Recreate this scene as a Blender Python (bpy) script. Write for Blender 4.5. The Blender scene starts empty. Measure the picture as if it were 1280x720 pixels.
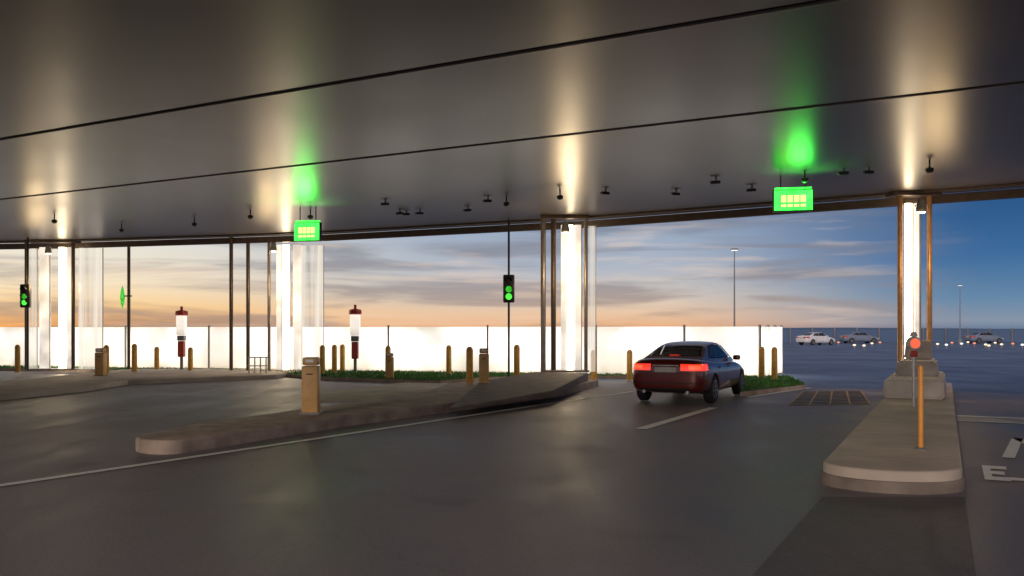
import bpy, bmesh, math, random
from mathutils import Vector, Matrix
from mathutils.bvhtree import BVHTree
random.seed(7)
sc = bpy.context.scene
COL = sc.collection
EYE = 1.7; F = 1069.0; HZ = 412.0; HC = 5.2

def G(x, y, z=0.0):
    """surveyed plan position of a mark lying at height z"""
    d = (EYE - z) * F / (y - HZ)
    return ((x - 640) / F * d, d)
def XD(x, d):
    return ((x - 640) / F * d, d)
def lin(r, g, b):
    def c(v):
        v /= 255.0
        return v / 12.92 if v <= 0.04045 else ((v + 0.055) / 1.055) ** 2.4
    return (c(r), c(g), c(b), 1.0)

# ---------------------------------------------------------------- materials
def mat(name, col, rough=0.5, metal=0.0, var=0.15, scale=6.0, bump=0.0, bscale=40.0, emis=None, estr=0.0, spec=0.5, coat=0.0, rvar=0.0, evar=0.0):
    m = bpy.data.materials.new(name); m.use_nodes = True
    nt = m.node_tree; N = nt.nodes; L = nt.links
    b = N['Principled BSDF']
    tc = N.new('ShaderNodeTexCoord')
    n = N.new('ShaderNodeTexNoise'); n.inputs['Scale'].default_value = scale; n.inputs['Detail'].default_value = 6
    L.new(tc.outputs['Object'], n.inputs['Vector'])
    r = N.new('ShaderNodeValToRGB')
    c = col
    r.color_ramp.elements[0].position = 0.3; r.color_ramp.elements[1].position = 0.7
    r.color_ramp.elements[0].color = (c[0]*(1-var), c[1]*(1-var), c[2]*(1-var), 1)
    r.color_ramp.elements[1].color = (min(1,c[0]*(1+var)), min(1,c[1]*(1+var)), min(1,c[2]*(1+var)), 1)
    L.new(n.outputs['Fac'], r.inputs['Fac']); L.new(r.outputs['Color'], b.inputs['Base Color'])
    b.inputs['Roughness'].default_value = rough
    b.inputs['Metallic'].default_value = metal
    b.inputs['Specular IOR Level'].default_value = spec
    b.inputs['Coat Weight'].default_value = coat
    if rvar:
        mr = N.new('ShaderNodeMapRange'); mr.inputs['From Min'].default_value = .3; mr.inputs['From Max'].default_value = .7
        mr.inputs['To Min'].default_value = rough-rvar; mr.inputs['To Max'].default_value = rough+rvar
        L.new(n.outputs['Fac'], mr.inputs['Value']); L.new(mr.outputs['Result'], b.inputs['Roughness'])
    if bump:
        n2 = N.new('ShaderNodeTexNoise'); n2.inputs['Scale'].default_value = bscale; n2.inputs['Detail'].default_value = 4
        L.new(tc.outputs['Object'], n2.inputs['Vector'])
        bp = N.new('ShaderNodeBump'); bp.inputs['Strength'].default_value = bump; bp.inputs['Distance'].default_value = 0.01
        L.new(n2.outputs['Fac'], bp.inputs['Height']); L.new(bp.outputs['Normal'], b.inputs['Normal'])
    if emis:
        b.inputs['Emission Color'].default_value = emis
        b.inputs['Emission Strength'].default_value = estr
        if evar:
            me_ = N.new('ShaderNodeMapRange'); me_.inputs['From Min'].default_value = .35; me_.inputs['From Max'].default_value = .65
            me_.inputs['To Min'].default_value = estr*(1-evar); me_.inputs['To Max'].default_value = estr*(1+evar)
            L.new(n.outputs['Fac'], me_.inputs['Value']); L.new(me_.outputs['Result'], b.inputs['Emission Strength'])
    return m

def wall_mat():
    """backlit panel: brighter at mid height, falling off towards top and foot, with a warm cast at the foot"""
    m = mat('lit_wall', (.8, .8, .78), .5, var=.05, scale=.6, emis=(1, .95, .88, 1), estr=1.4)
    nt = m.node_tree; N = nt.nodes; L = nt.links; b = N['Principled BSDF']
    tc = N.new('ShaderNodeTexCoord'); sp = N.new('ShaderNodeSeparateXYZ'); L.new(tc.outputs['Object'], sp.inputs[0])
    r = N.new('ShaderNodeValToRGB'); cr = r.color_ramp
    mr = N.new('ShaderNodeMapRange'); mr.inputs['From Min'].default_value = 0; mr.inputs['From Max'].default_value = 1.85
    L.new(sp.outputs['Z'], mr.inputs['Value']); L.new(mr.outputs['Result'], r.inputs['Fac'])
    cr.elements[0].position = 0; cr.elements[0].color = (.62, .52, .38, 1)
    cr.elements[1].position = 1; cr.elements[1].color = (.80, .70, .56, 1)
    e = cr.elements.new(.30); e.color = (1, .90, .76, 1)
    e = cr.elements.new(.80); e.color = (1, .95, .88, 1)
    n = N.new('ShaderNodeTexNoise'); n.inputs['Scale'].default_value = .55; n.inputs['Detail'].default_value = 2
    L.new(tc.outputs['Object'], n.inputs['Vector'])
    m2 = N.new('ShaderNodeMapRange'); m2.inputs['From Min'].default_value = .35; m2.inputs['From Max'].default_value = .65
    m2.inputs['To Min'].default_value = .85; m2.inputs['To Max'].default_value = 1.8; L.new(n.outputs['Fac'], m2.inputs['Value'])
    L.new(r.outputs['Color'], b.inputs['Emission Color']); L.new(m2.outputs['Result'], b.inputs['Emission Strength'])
    return m

def asphalt(name, col, rough, spec=.5, cracks=.5):
    m = bpy.data.materials.new(name); m.use_nodes = True
    nt = m.node_tree; N = nt.nodes; L = nt.links; b = N['Principled BSDF']
    b.inputs['Specular IOR Level'].default_value = spec
    tc = N.new('ShaderNodeTexCoord')
    big = N.new('ShaderNodeTexNoise'); big.inputs['Scale'].default_value = 0.24; big.inputs['Detail'].default_value = 8; big.inputs['Roughness'].default_value = .62
    L.new(tc.outputs['Object'], big.inputs['Vector'])
    # tyre-worn lanes: stretched noise along the driving direction
    mp = N.new('ShaderNodeMapping'); mp.inputs['Rotation'].default_value = (0, 0, math.radians(27)); mp.inputs['Scale'].default_value = (1.1, .08, 1)
    L.new(tc.outputs['Object'], mp.inputs['Vector'])
    st = N.new('ShaderNodeTexNoise'); st.inputs['Scale'].default_value = 1.6; st.inputs['Detail'].default_value = 5
    L.new(mp.outputs['Vector'], st.inputs['Vector'])
    fine = N.new('ShaderNodeTexNoise'); fine.inputs['Scale'].default_value = 45; fine.inputs['Detail'].default_value = 4
    L.new(tc.outputs['Object'], fine.inputs['Vector'])
    a = N.new('ShaderNodeMath'); a.operation = 'MULTIPLY_ADD'; a.inputs[1].default_value = .4; L.new(st.outputs['Fac'], a.inputs[0]); L.new(big.outputs['Fac'], a.inputs[2])
    f2 = N.new('ShaderNodeMath'); f2.operation = 'MULTIPLY_ADD'; f2.inputs[1].default_value = .4
    L.new(fine.outputs['Fac'], f2.inputs[0]); L.new(a.outputs[0], f2.inputs[2])
    r = N.new('ShaderNodeValToRGB')
    r.color_ramp.elements[0].position = .0; r.color_ramp.elements[1].position = 1
    mr = N.new('ShaderNodeMapRange'); mr.inputs['From Min'].default_value = .68; mr.inputs['From Max'].default_value = 1.12
    L.new(f2.outputs[0], mr.inputs['Value']); L.new(mr.outputs['Result'], r.inputs['Fac'])
    r.color_ramp.elements[0].color = (col[0]*.5, col[1]*.5, col[2]*.54, 1)
    r.color_ramp.elements[1].color = (col[0]*1.55, col[1]*1.5, col[2]*1.42, 1)
    # hairline cracks and sealed joints
    wp = N.new('ShaderNodeVectorMath'); wp.operation = 'MULTIPLY_ADD'; wp.inputs[1].default_value = (1.6, 1.6, 0)
    nn = N.new('ShaderNodeTexNoise'); nn.inputs['Scale'].default_value = .9; nn.inputs['Detail'].default_value = 5
    L.new(tc.outputs['Object'], nn.inputs['Vector']); L.new(nn.outputs['Color'], wp.inputs[0]); L.new(tc.outputs['Object'], wp.inputs[2])
    vo = N.new('ShaderNodeTexVoronoi'); vo.feature = 'DISTANCE_TO_EDGE'; vo.inputs['Scale'].default_value = .13
    L.new(wp.outputs[0], vo.inputs['Vector'])
    vr = N.new('ShaderNodeMapRange'); vr.inputs['From Min'].default_value = .0; vr.inputs['From Max'].default_value = .003
    vr.inputs['To Min'].default_value = cracks; vr.inputs['To Max'].default_value = 0; L.new(vo.outputs['Distance'], vr.inputs['Value'])
    mx_ = N.new('ShaderNodeMix'); mx_.data_type = 'RGBA'; L.new(vr.outputs['Result'], mx_.inputs[0]); L.new(r.outputs['Color'], mx_.inputs[6]); mx_.inputs[7].default_value = (.02, .019, .02, 1)
    # oil drips
    oi = N.new('ShaderNodeTexNoise'); oi.inputs['Scale'].default_value = .8; oi.inputs['Detail'].default_value = 3
    L.new(tc.outputs['Object'], oi.inputs['Vector'])
    orr = N.new('ShaderNodeMapRange'); orr.inputs['From Min'].default_value = .60; orr.inputs['From Max'].default_value = .74; orr.inputs['To Max'].default_value = .5
    L.new(oi.outputs['Fac'], orr.inputs['Value'])
    mo = N.new('ShaderNodeMix'); mo.data_type = 'RGBA'; L.new(orr.outputs['Result'], mo.inputs[0]); L.new(mx_.outputs[2], mo.inputs[6]); mo.inputs[7].default_value = (col[0]*.4, col[1]*.4, col[2]*.4, 1)
    L.new(mo.outputs[2], b.inputs['Base Color'])
    rr = N.new('ShaderNodeMapRange'); rr.inputs['From Min'].default_value = .52; rr.inputs['From Max'].default_value = .86
    rr.inputs['To Min'].default_value = rough-.09; rr.inputs['To Max'].default_value = rough+.12
    L.new(a.outputs[0], rr.inputs['Value']); L.new(rr.outputs['Result'], b.inputs['Roughness'])
    bp = N.new('ShaderNodeBump'); bp.inputs['Strength'].default_value = .7; bp.inputs['Distance'].default_value = .006
    L.new(fine.outputs['Fac'], bp.inputs['Height']); L.new(bp.outputs['Normal'], b.inputs['Normal'])
    return m

M_ASPH = asphalt('asphalt', (.185, .168, .188), .51, spec=.5, cracks=.2)
M_LOT = asphalt('lot_asphalt', (.10, .145, .235), .58, spec=.4, cracks=.1)
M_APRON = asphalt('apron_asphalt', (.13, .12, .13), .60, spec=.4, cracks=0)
M_BAND = asphalt('band_concrete', (.48, .44, .43), .6, cracks=0)
M_KERB = mat('kerb_concrete', (.36, .285, .23), .75, var=.3, scale=3, bump=.5, bscale=30)
M_BLOCK = mat('block_concrete', (.15, .12, .10), .75, var=.3, scale=3, bump=.5, bscale=30)
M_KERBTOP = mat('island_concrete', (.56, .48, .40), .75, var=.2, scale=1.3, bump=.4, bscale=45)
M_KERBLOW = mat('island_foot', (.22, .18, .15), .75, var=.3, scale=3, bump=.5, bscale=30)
M_PLINTH = mat('plinth_concrete', (.60, .55, .50), .75, var=.2, scale=2.5, bump=.4, bscale=45)
M_PAINT = mat('road_paint', (.92, .90, .87), .55, var=.08, scale=9, bump=.3, bscale=60)
M_YPAINT = mat('yellow_paint', (.50, .33, .11), .6, var=.35, scale=9)
M_CEIL = mat('ceiling_panel', (.185, .160, .148), .31, metal=.4, var=.12, scale=.4, rvar=.03)
M_SEAM = mat('seam_dark', (.012, .011, .011), .6)
M_BRONZE = mat('bronze_metal', (.13, .095, .07), .4, metal=.5)
M_STEEL = mat('steel_pole', (.32, .28, .25), .35, metal=.6)
M_COPPER = mat('copper_pole', (.55, .30, .13), .35, metal=.4)
M_BLACK = mat('black_housing', (.018, .018, .019), .4)
M_GREY = mat('grey_housing', (.22, .22, .22), .45)
M_WHITE = mat('white_enamel', (.75, .74, .72), .4)
M_RED = mat('red_enamel', (.50, .05, .03), .4)
M_YEL = mat('yellow_bollard', (.75, .42, .08), .45, var=.2, scale=8)
M_TAN = mat('tan_bollard', (.66, .40, .14), .5, var=.15, scale=5, bump=.2)
M_SILV = mat('silver_cap', (.5, .5, .48), .3, metal=.5)
M_ORANGE = mat('orange_pole', (.85, .36, .06), .45, var=.1, scale=8)
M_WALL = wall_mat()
M_WALLPOST = mat('wall_post', (.4, .38, .36), .5)
M_TUBE = mat('lit_tube', (.8, .8, .8), .5, scale=1.2, emis=(1, .80, .52, 1), estr=9, evar=.25)
M_TUBE2 = mat('lit_diffuser', (.8, .8, .8), .5, scale=1.0, emis=(1, .90, .78, 1), estr=.80, evar=.35)
M_LAMP = mat('lamp_face', (.8, .8, .8), .5, emis=(1, .85, .6, 1), estr=15)
M_GREENF = mat('green_face', (.05, .5, .08), .4, scale=5, emis=(.04, 1, .06, 1), estr=2.8, evar=.3)
M_GREENB = mat('green_bright', (.4, .9, .2), .4, emis=(.45, 1, .10, 1), estr=4)
M_GREENL = mat('green_lens', (.1, .8, .2), .3, emis=(.08, 1, .06, 1), estr=1.2)
M_GREEND = mat('green_dim_lens', (.05, .35, .05), .3, emis=(.06, 1, .04, 1), estr=.45, evar=.5)
M_REDL = mat('red_lens', (.8, .05, .03), .3, emis=(1, .12, .05, 1), estr=1.2)
M_FARL = mat('far_lamp', (.8, .8, .8), .5, emis=(1, .68, .36, 1), estr=1.4)
M_FARR = mat('far_lamp_red', (.8, .3, .2), .5, emis=(1, .25, .10, 1), estr=1.0)
M_FARW = mat('far_lamp_white', (.8, .8, .8), .5, emis=(.9, .95, 1, 1), estr=1.4)
M_HILL = mat('far_land', (.07, .12, .21), .9)
M_FENCE = mat('far_fence', (.08, .14, .25), .7)
M_SOIL = mat('grass_soil', (.04, .11, .02), .9, var=.4, scale=4)
M_GRASS = mat('grass_blade', (.07, .24, .03), .7, var=.5, scale=1.5)
M_CARP = mat('car_paint', (.13, .014, .011), .26, metal=.25, coat=.8, spec=.4, var=.05)
M_INT = mat('car_interior', (.03, .027, .025), .8)
M_TYRE = mat('tyre_rubber', (.015, .015, .015), .8)
M_RIM = mat('rim_alloy', (.4, .4, .42), .3, metal=.9)
M_TAIL = mat('tail_lens', (.4, .01, .01), .2, emis=(1, .05, .025, 1), estr=1.0, coat=.5)
M_PLATE = mat('plate', (.5, .5, .45), .5)
M_CARW = mat('car_white', (.75, .75, .75), .3, coat=1)
M_CARD = mat('car_bluegrey', (.16, .20, .27), .35, coat=.5)
def tint_mat():
    m = bpy.data.materials.new('tinted_glass'); m.use_nodes = True
    nt = m.node_tree; N = nt.nodes; L = nt.links
    N.remove(N['Principled BSDF']); out = N['Material Output']
    t = N.new('ShaderNodeBsdfTransparent')
    tc = N.new('ShaderNodeTexCoord'); n = N.new('ShaderNodeTexNoise'); n.inputs['Scale'].default_value = 2; L.new(tc.outputs['Object'], n.inputs['Vector'])
    r = N.new('ShaderNodeValToRGB'); r.color_ramp.elements[0].color = (.60, .62, .62, 1); r.color_ramp.elements[1].color = (.75, .77, .77, 1)
    L.new(n.outputs['Fac'], r.inputs['Fac']); L.new(r.outputs['Color'], t.inputs[0])
    g = N.new('ShaderNodeBsdfGlossy'); g.inputs['Roughness'].default_value = .05
    fr = N.new('ShaderNodeFresnel'); fr.inputs['IOR'].default_value = 1.5
    m1 = N.new('ShaderNodeMixShader'); L.new(fr.outputs[0], m1.inputs[0]); L.new(t.outputs[0], m1.inputs[1]); L.new(g.outputs[0], m1.inputs[2])
    L.new(m1.outputs[0], out.inputs[0])
    return m
M_CARG = tint_mat()
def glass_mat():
    """clear glass with soft vertical glow streaks painted in as emission"""
    m = bpy.data.materials.new('glow_streak_glass'); m.use_nodes = True
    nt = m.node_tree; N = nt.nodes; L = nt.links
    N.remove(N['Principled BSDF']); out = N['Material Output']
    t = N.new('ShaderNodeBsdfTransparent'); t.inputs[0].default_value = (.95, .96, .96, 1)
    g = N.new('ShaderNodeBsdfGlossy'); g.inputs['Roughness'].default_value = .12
    em = N.new('ShaderNodeEmission'); em.inputs['Color'].default_value = (1, .90, .76, 1); em.inputs['Strength'].default_value = 1.0  # glow put into the pane itself, which is no lamp
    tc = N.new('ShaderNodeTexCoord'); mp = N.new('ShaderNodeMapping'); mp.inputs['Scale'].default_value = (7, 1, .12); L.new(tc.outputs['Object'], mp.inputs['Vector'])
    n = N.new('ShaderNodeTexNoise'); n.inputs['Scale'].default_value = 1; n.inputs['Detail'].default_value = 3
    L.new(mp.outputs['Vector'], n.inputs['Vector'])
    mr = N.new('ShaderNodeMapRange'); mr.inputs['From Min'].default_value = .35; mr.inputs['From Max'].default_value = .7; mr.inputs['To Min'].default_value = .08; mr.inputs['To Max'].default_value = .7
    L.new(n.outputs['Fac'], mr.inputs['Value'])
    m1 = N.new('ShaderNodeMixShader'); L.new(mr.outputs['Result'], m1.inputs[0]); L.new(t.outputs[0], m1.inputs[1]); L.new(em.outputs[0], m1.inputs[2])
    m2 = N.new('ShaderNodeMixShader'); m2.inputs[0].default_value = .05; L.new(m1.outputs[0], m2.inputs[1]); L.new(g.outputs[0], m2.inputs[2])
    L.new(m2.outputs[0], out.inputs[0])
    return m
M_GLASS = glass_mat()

# ---------------------------------------------------------------- mesh helpers
def bm_box(bm, cx, cy, cz, sx, sy, sz, bev=0.0, rot=0.0, seg=2):
    b2 = bmesh.new()
    bmesh.ops.create_cube(b2, size=1.0)
    bmesh.ops.scale(b2, vec=(sx, sy, sz), verts=b2.verts)
    if bev > 0:
        bmesh.ops.bevel(b2, geom=b2.edges[:], offset=bev, segments=seg, profile=.5, affect='EDGES')
    if rot: bmesh.ops.rotate(b2, cent=(0, 0, 0), matrix=Matrix.Rotation(rot, 3, 'Z'), verts=b2.verts)
    bmesh.ops.translate(b2, vec=(cx, cy, cz), verts=b2.verts)
    me = bpy.data.meshes.new('t'); b2.to_mesh(me); b2.free(); bm.from_mesh(me); bpy.data.meshes.remove(me)
def bm_lathe(bm, cx, cy, prof, seg=20, axis='Z'):
    rings = []
    for r, z in prof:
        ring = []
        for i in range(seg):
            a = 2*math.pi*i/seg
            if axis == 'Z': v = (cx + r*math.cos(a), cy + r*math.sin(a), z)
            elif axis == 'X': v = (z, cx + r*math.cos(a), cy + r*math.sin(a))
            else: v = (cx + r*math.cos(a), z, cy + r*math.sin(a))
            ring.append(bm.verts.new(v))
        rings.append(ring)
    for a, b in zip(rings[:-1], rings[1:]):
        for i in range(seg):
            bm.faces.new((a[i], a[(i+1) % seg], b[(i+1) % seg], b[i]))
    bm.faces.new(rings[0][::-1]); bm.faces.new(rings[-1])
def bm_cyl(bm, cx, cy, z0, z1, r0, r1=None, seg=18, axis='Z'):
    bm_lathe(bm, cx, cy, [(r0, z0), (r0 if r1 is None else r1, z1)], seg, axis)
def bm_prism(bm, pts, z0, z1, bev=0.0):
    """extruded polygon; z1 may be a list of heights"""
    b2 = bmesh.new(); n = len(pts)
    zt = z1 if isinstance(z1, (list, tuple)) else [z1]*n
    bot = [b2.verts.new((p[0], p[1], z0)) for p in pts]
    top = [b2.verts.new((p[0], p[1], zt[i])) for i, p in enumerate(pts)]
    tf = b2.faces.new(top); b2.faces.new(bot[::-1])
    for i in range(n):
        b2.faces.new((bot[i], bot[(i+1) % n], top[(i+1) % n], top[i]))
    bmesh.ops.recalc_face_normals(b2, faces=b2.faces[:])
    if bev:
        bmesh.ops.bevel(b2, geom=[e for e in tf.edges], offset=bev, segments=3, profile=.5, affect='EDGES')
    me = bpy.data.meshes.new('t'); b2.to_mesh(me); b2.free(); bm.from_mesh(me); bpy.data.meshes.remove(me)
def make(name, bm, material, parent=None, smooth=False, loc=None, label=None, category=None, group=None, kind=None, rot=None):
    bmesh.ops.recalc_face_normals(bm, faces=bm.faces[:])
    me = bpy.data.meshes.new(name); bm.to_mesh(me); bm.free()
    me.materials.append(material)
    if smooth:
        for p in me.polygons: p.use_smooth = True
        try: me.set_sharp_from_angle(angle=math.radians(35))
        except Exception: pass
    o = bpy.data.objects.new(name, me); COL.objects.link(o)
    if parent: o.parent = parent
    if loc: o.location = loc
    if rot: o.rotation_euler[2] = rot
    if label: o['label'] = label
    if category: o['category'] = category
    if group: o['group'] = group
    if kind: o['kind'] = kind
    return o
def thing(name, loc, label, category, group=None, rot=0):
    e = bpy.data.objects.new(name, None); e.empty_display_size = .3; COL.objects.link(e)
    e.location = loc; e.rotation_euler[2] = rot
    e['label'] = label; e['category'] = category
    if group: e['group'] = group
    return e
def dup(t, loc, rot=0, label=None):
    c = t.copy(); COL.objects.link(c); c.location = loc; c.rotation_euler[2] = rot
    if label: c['label'] = label
    def rec(src, dst):
        for ch in list(src.children):
            k = ch.copy(); COL.objects.link(k); k.parent = dst; rec(ch, k)
    rec(t, c)
    return c
NB = bmesh.new
def sheet(name, pts, z, material, holes=None):
    bm = NB(); bm.faces.new([bm.verts.new((p[0], p[1], z)) for p in pts])
    o = make(name, bm, material, kind='structure')
    if o.data.polygons[0].normal.z < 0:
        o.data.flip_normals()
    return o

LD = Vector((.458, .889, 0)).normalized()      # driving direction
LP = Vector((LD.y, -LD.x, 0))                   # to the right of it
LROT = -math.atan2(LD.x, LD.y)

# ---------------------------------------------------------------- ground
sheet('ground', [(-3000, -800), (3000, -800), (3000, 4000), (-3000, 4000)], 0, M_LOT)
def U(c, t): # point at depth c along LD, offset t along LP
    return (LD.x*c + LP.x*t, LD.y*c + LP.y*t)
sheet('road', [U(-30, -60), U(-30, 60), U(26.4, 60), U(26.4, -60)], .004, M_ASPH)
# darker strip in front of the island
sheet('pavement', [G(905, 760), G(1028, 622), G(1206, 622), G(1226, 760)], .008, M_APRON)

def strip(pts, w, z, name='road_marking', m=M_PAINT):
    bm = NB()
    for (a, b) in zip(pts[:-1], pts[1:]):
        a = Vector((*a, 0)); b = Vector((*b, 0)); d = (b-a).normalized(); n = Vector((d.y, -d.x, 0))*w/2
        bm.faces.new([bm.verts.new((v.x, v.y, z)) for v in (a-n, a+n, b+n, b-n)])
    bmesh.ops.recalc_face_normals(bm, faces=bm.faces[:])
    o = make(name, bm, m, kind='structure')
    for p in o.data.polygons:
        if p.normal.z < 0: o.data.flip_normals(); break
    return o
strip([G(-160, 633), G(0, 608), G(350, 556), G(700, 503), G(790, 490)], .15, .012)
strip([G(801, 537), G(892, 510)], .20, .012)
strip([G(935, 497), G(1012, 485)], .16, .012)
# threshold bands across the lanes
strip([U(18.9, -1.0), U(18.9, 5.9)], .22, .014)
strip([U(17.9, -.2), U(17.9, 5.9)], .14, .014)
strip([U(18.9, 8.2), U(18.9, 22)], .40, .014)
strip([U(26.0, 7.5), U(26.0, 26)], .5, .014)
strip([U(34.0, 7), U(34.0, 34)], .6, .014)
sheet('pavement', [U(18.0, -1), U(18.0, 5.95), U(18.8, 5.95), U(18.8, -1)], .008, M_BAND)
sheet('pavement', [U(19.1, 8.2), U(19.1, 24), U(20.6, 24), U(20.6, 8.2)], .008, M_BAND)
# yellow hatched grating near the exit
gq = [G(1004, 490), G(1076, 489), G(1088, 506), G(986, 507)]
sheet('pavement', gq, .010, M_SEAM)
def lerp(a, b, t): return (a[0]+(b[0]-a[0])*t, a[1]+(b[1]-a[1])*t)
for i in range(11):
    t = i/10
    strip([lerp(gq[0], gq[3], t), lerp(gq[1], gq[2], t)], .09, .014, m=M_YPAINT)
for i in range(5):
    t = i/4
    strip([lerp(gq[0], gq[1], t), lerp(gq[3], gq[2], t)], .04, .018, m=M_YPAINT)
# lane lettering and cropped arrow in the next lane
def glyph(quads, origin, sx, sy):
    bm = NB()
    for q in quads:
        vs = []
        for (u, v) in q:
            p = Vector((origin[0], origin[1], 0)) + LP*u*sx + LD*v*sy
            vs.append(bm.verts.new((p.x, p.y, .016)))
        bm.faces.new(vs)
    o = make('road_marking', bm, M_PAINT, kind='structure')
    for p in o.data.polygons:
        if p.normal.z < 0: p.flip()
    return o
Eq = [[(0,0),(.32,0),(.32,1),(0,1)], [(.32,0),(1,0),(1,.23),(.32,.23)], [(.32,.39),(.85,.39),(.85,.62),(.32,.62)], [(.32,.77),(1,.77),(1,1),(.32,1)]]
glyph(Eq, G(1231, 601), .26, 1.15)
Sq = [[(0,0),(.6,0),(.6,.2),(0,.2)]]
glyph(Sq, G(1264, 602), .4, 1.05)
Aq = [[(0,0),(.42,0),(1.1,1),(.68,1)], [(.68,1),(1.1,1),(1.8,.3),(1.38,.3)]]
glyph(Aq, G(1252, 573), .36, 2.4)

# ---------------------------------------------------------------- islands
def island(name, pts, h, topm=M_KERBTOP, label=None, kerb=.14):
    bm = NB(); bm_prism(bm, pts, -.02, h, bev=.035)
    return make(name, bm, topm, kind='structure', smooth=True)
def rounded_front(l, r, n=10):
    """semi-circle joining left point l to right point r, bulging backwards"""
    l = Vector((*l, 0)); r = Vector((*r, 0)); c = (l+r)/2; h = (r-l)/2
    out = []
    for i in range(n+1):
        a = math.pi*i/n
        p = c - h*math.cos(a) - LD*h.length*.75*math.sin(a)
        out.append((p.x, p.y))
    return out
# right island
a0 = G(1029, 602); b0 = G(1203, 612)
rf = rounded_front(a0, b0, 14)
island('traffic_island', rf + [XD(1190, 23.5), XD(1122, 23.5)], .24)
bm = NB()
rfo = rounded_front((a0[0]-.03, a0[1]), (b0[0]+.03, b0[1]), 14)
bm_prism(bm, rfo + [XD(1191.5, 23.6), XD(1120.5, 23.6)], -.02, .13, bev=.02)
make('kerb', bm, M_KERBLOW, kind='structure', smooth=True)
# saw-cut joints across the concrete top
A0 = Vector((*a0, 0)); B0 = Vector((*b0, 0)); A1 = Vector((*XD(1122, 23.5), 0)); B1 = Vector((*XD(1190, 23.5), 0))
for t in (.03, .2, .37):
    p = A0.lerp(A1, t); q = B0.lerp(B1, t); e = (q-p).normalized()*.04
    strip([(p.x+e.x, p.y+e.y), (q.x-e.x, q.y-e.y)], .012, .2425, 'kerb_joint', M_BLOCK)
# central-left island
cl = rounded_front((-5.3, 12.4), (-4.5, 11.75), 10)
island('traffic_island', cl + [G(430, 534), G(700, 496), XD(748, 25.6), XD(655, 26.2), XD(560, 24.0), XD(536, 20.9), XD(395, 16.6), XD(245, 13.7)], .2, M_KERB)
# raised crash block carrying the column
bm = NB()
bm_prism(bm, [G(560, 511, .2), G(690, 495, .2), XD(735, 25.3), XD(668, 25.9), XD(600, 23.0)], .19, [.21, .32, .42, .42, .30], bev=.03)
make('crash_block', bm, M_BLOCK, label='sloping dark concrete crash block on the traffic island', category='concrete block')
# far-left islands
island('traffic_island', [G(-260, 530), G(-20, 503), G(105, 490), G(160, 481), G(345, 474), G(380, 468), G(330, 462), G(150, 467), G(-20, 486), G(-260, 505)], .16)
island('traffic_island', [G(390, 504), G(470, 500), G(540, 491), G(560, 480), G(520, 478), G(470, 484), G(395, 493)], .05)
# lawn beds
def bed(pts, h=.12):
    bm = NB(); bm_prism(bm, pts, -.02, h, bev=.02)
    return make('kerb', bm, M_KERB, kind='structure', smooth=True)
WX = 8.45
def wally(x): return 29.2 + (WX - x) * .2564
beds = []
b1 = [(-30, wally(-30)-1.7), (-9.8, wally(-9.8)-1.5), (-6.2, wally(-6.2)-4.6), (-2.2, 26.4), (-.6, 28.6), (3, wally(3)-1.0), (8.2, wally(8.2)-.9), (8.2, wally(8.2)-.2), (-30, wally(-30)-.2)]
b2 = [G(925, 496), G(1008, 486), XD(985, 29), XD(925, 28.5)]
for b in (b1, b2):
    bed(b); beds.append(b)
def inside(p, poly):
    x, y = p; c = False; j = len(poly)-1
    for i in range(len(poly)):
        xi, yi = poly[i]; xj, yj = poly[j]
        if (yi > y) != (yj > y) and x < (xj-xi)*(y-yi)/(yj-yi)+xi: c = not c
        j = i
    return c
bm = NB()
for poly in beds:
    xs = [p[0] for p in poly]; ys = [p[1] for p in poly]
    area = (max(xs)-min(xs))*(max(ys)-min(ys))
    for k in range(int(area*180)):
        p = (random.uniform(min(xs), max(xs)), random.uniform(min(ys), max(ys)))
        if not inside(p, poly): continue
        h = random.uniform(.03, .11); a = random.uniform(0, 6.28); w = .018
        lx, ly = random.uniform(-.05, .05), random.uniform(-.05, .05)
        bm.faces.new([bm.verts.new((p[0]+w*math.cos(a), p[1]+w*math.sin(a), .115)), bm.verts.new((p[0]-w*math.cos(a), p[1]-w*math.sin(a), .115)), bm.verts.new((p[0]+lx, p[1]+ly, .12+h))])
g = make('grass', bm, M_GRASS, kind='stuff'); g['label'] = 'short green lawn grass along the lit wall'
for poly in beds:
    c = (sum(p[0] for p in poly)/len(poly), sum(p[1] for p in poly)/len(poly))
    sheet('lawn', [(p[0]+(c[0]-p[0])*.012, p[1]+(c[1]-p[1])*.012) for p in poly], .126, M_SOIL)

# ---------------------------------------------------------------- canopy
edge = [(34, 8.0), (12.6, 21.1), (2.55, 27.3), (-6.76, 31.4), (-17.6, 34.3), (-44, 38)]
BACK = 1.0
can = thing('canopy_roof', (0, 0, 0), 'wide grey metal canopy roof with long panel seams', 'canopy')
full = edge + [(-44, BACK), (34, BACK)]
bm = NB()
bm_prism(bm, full, HC+.03, HC+1.1)
make('roof_slab', bm, M_SEAM, can)
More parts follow.
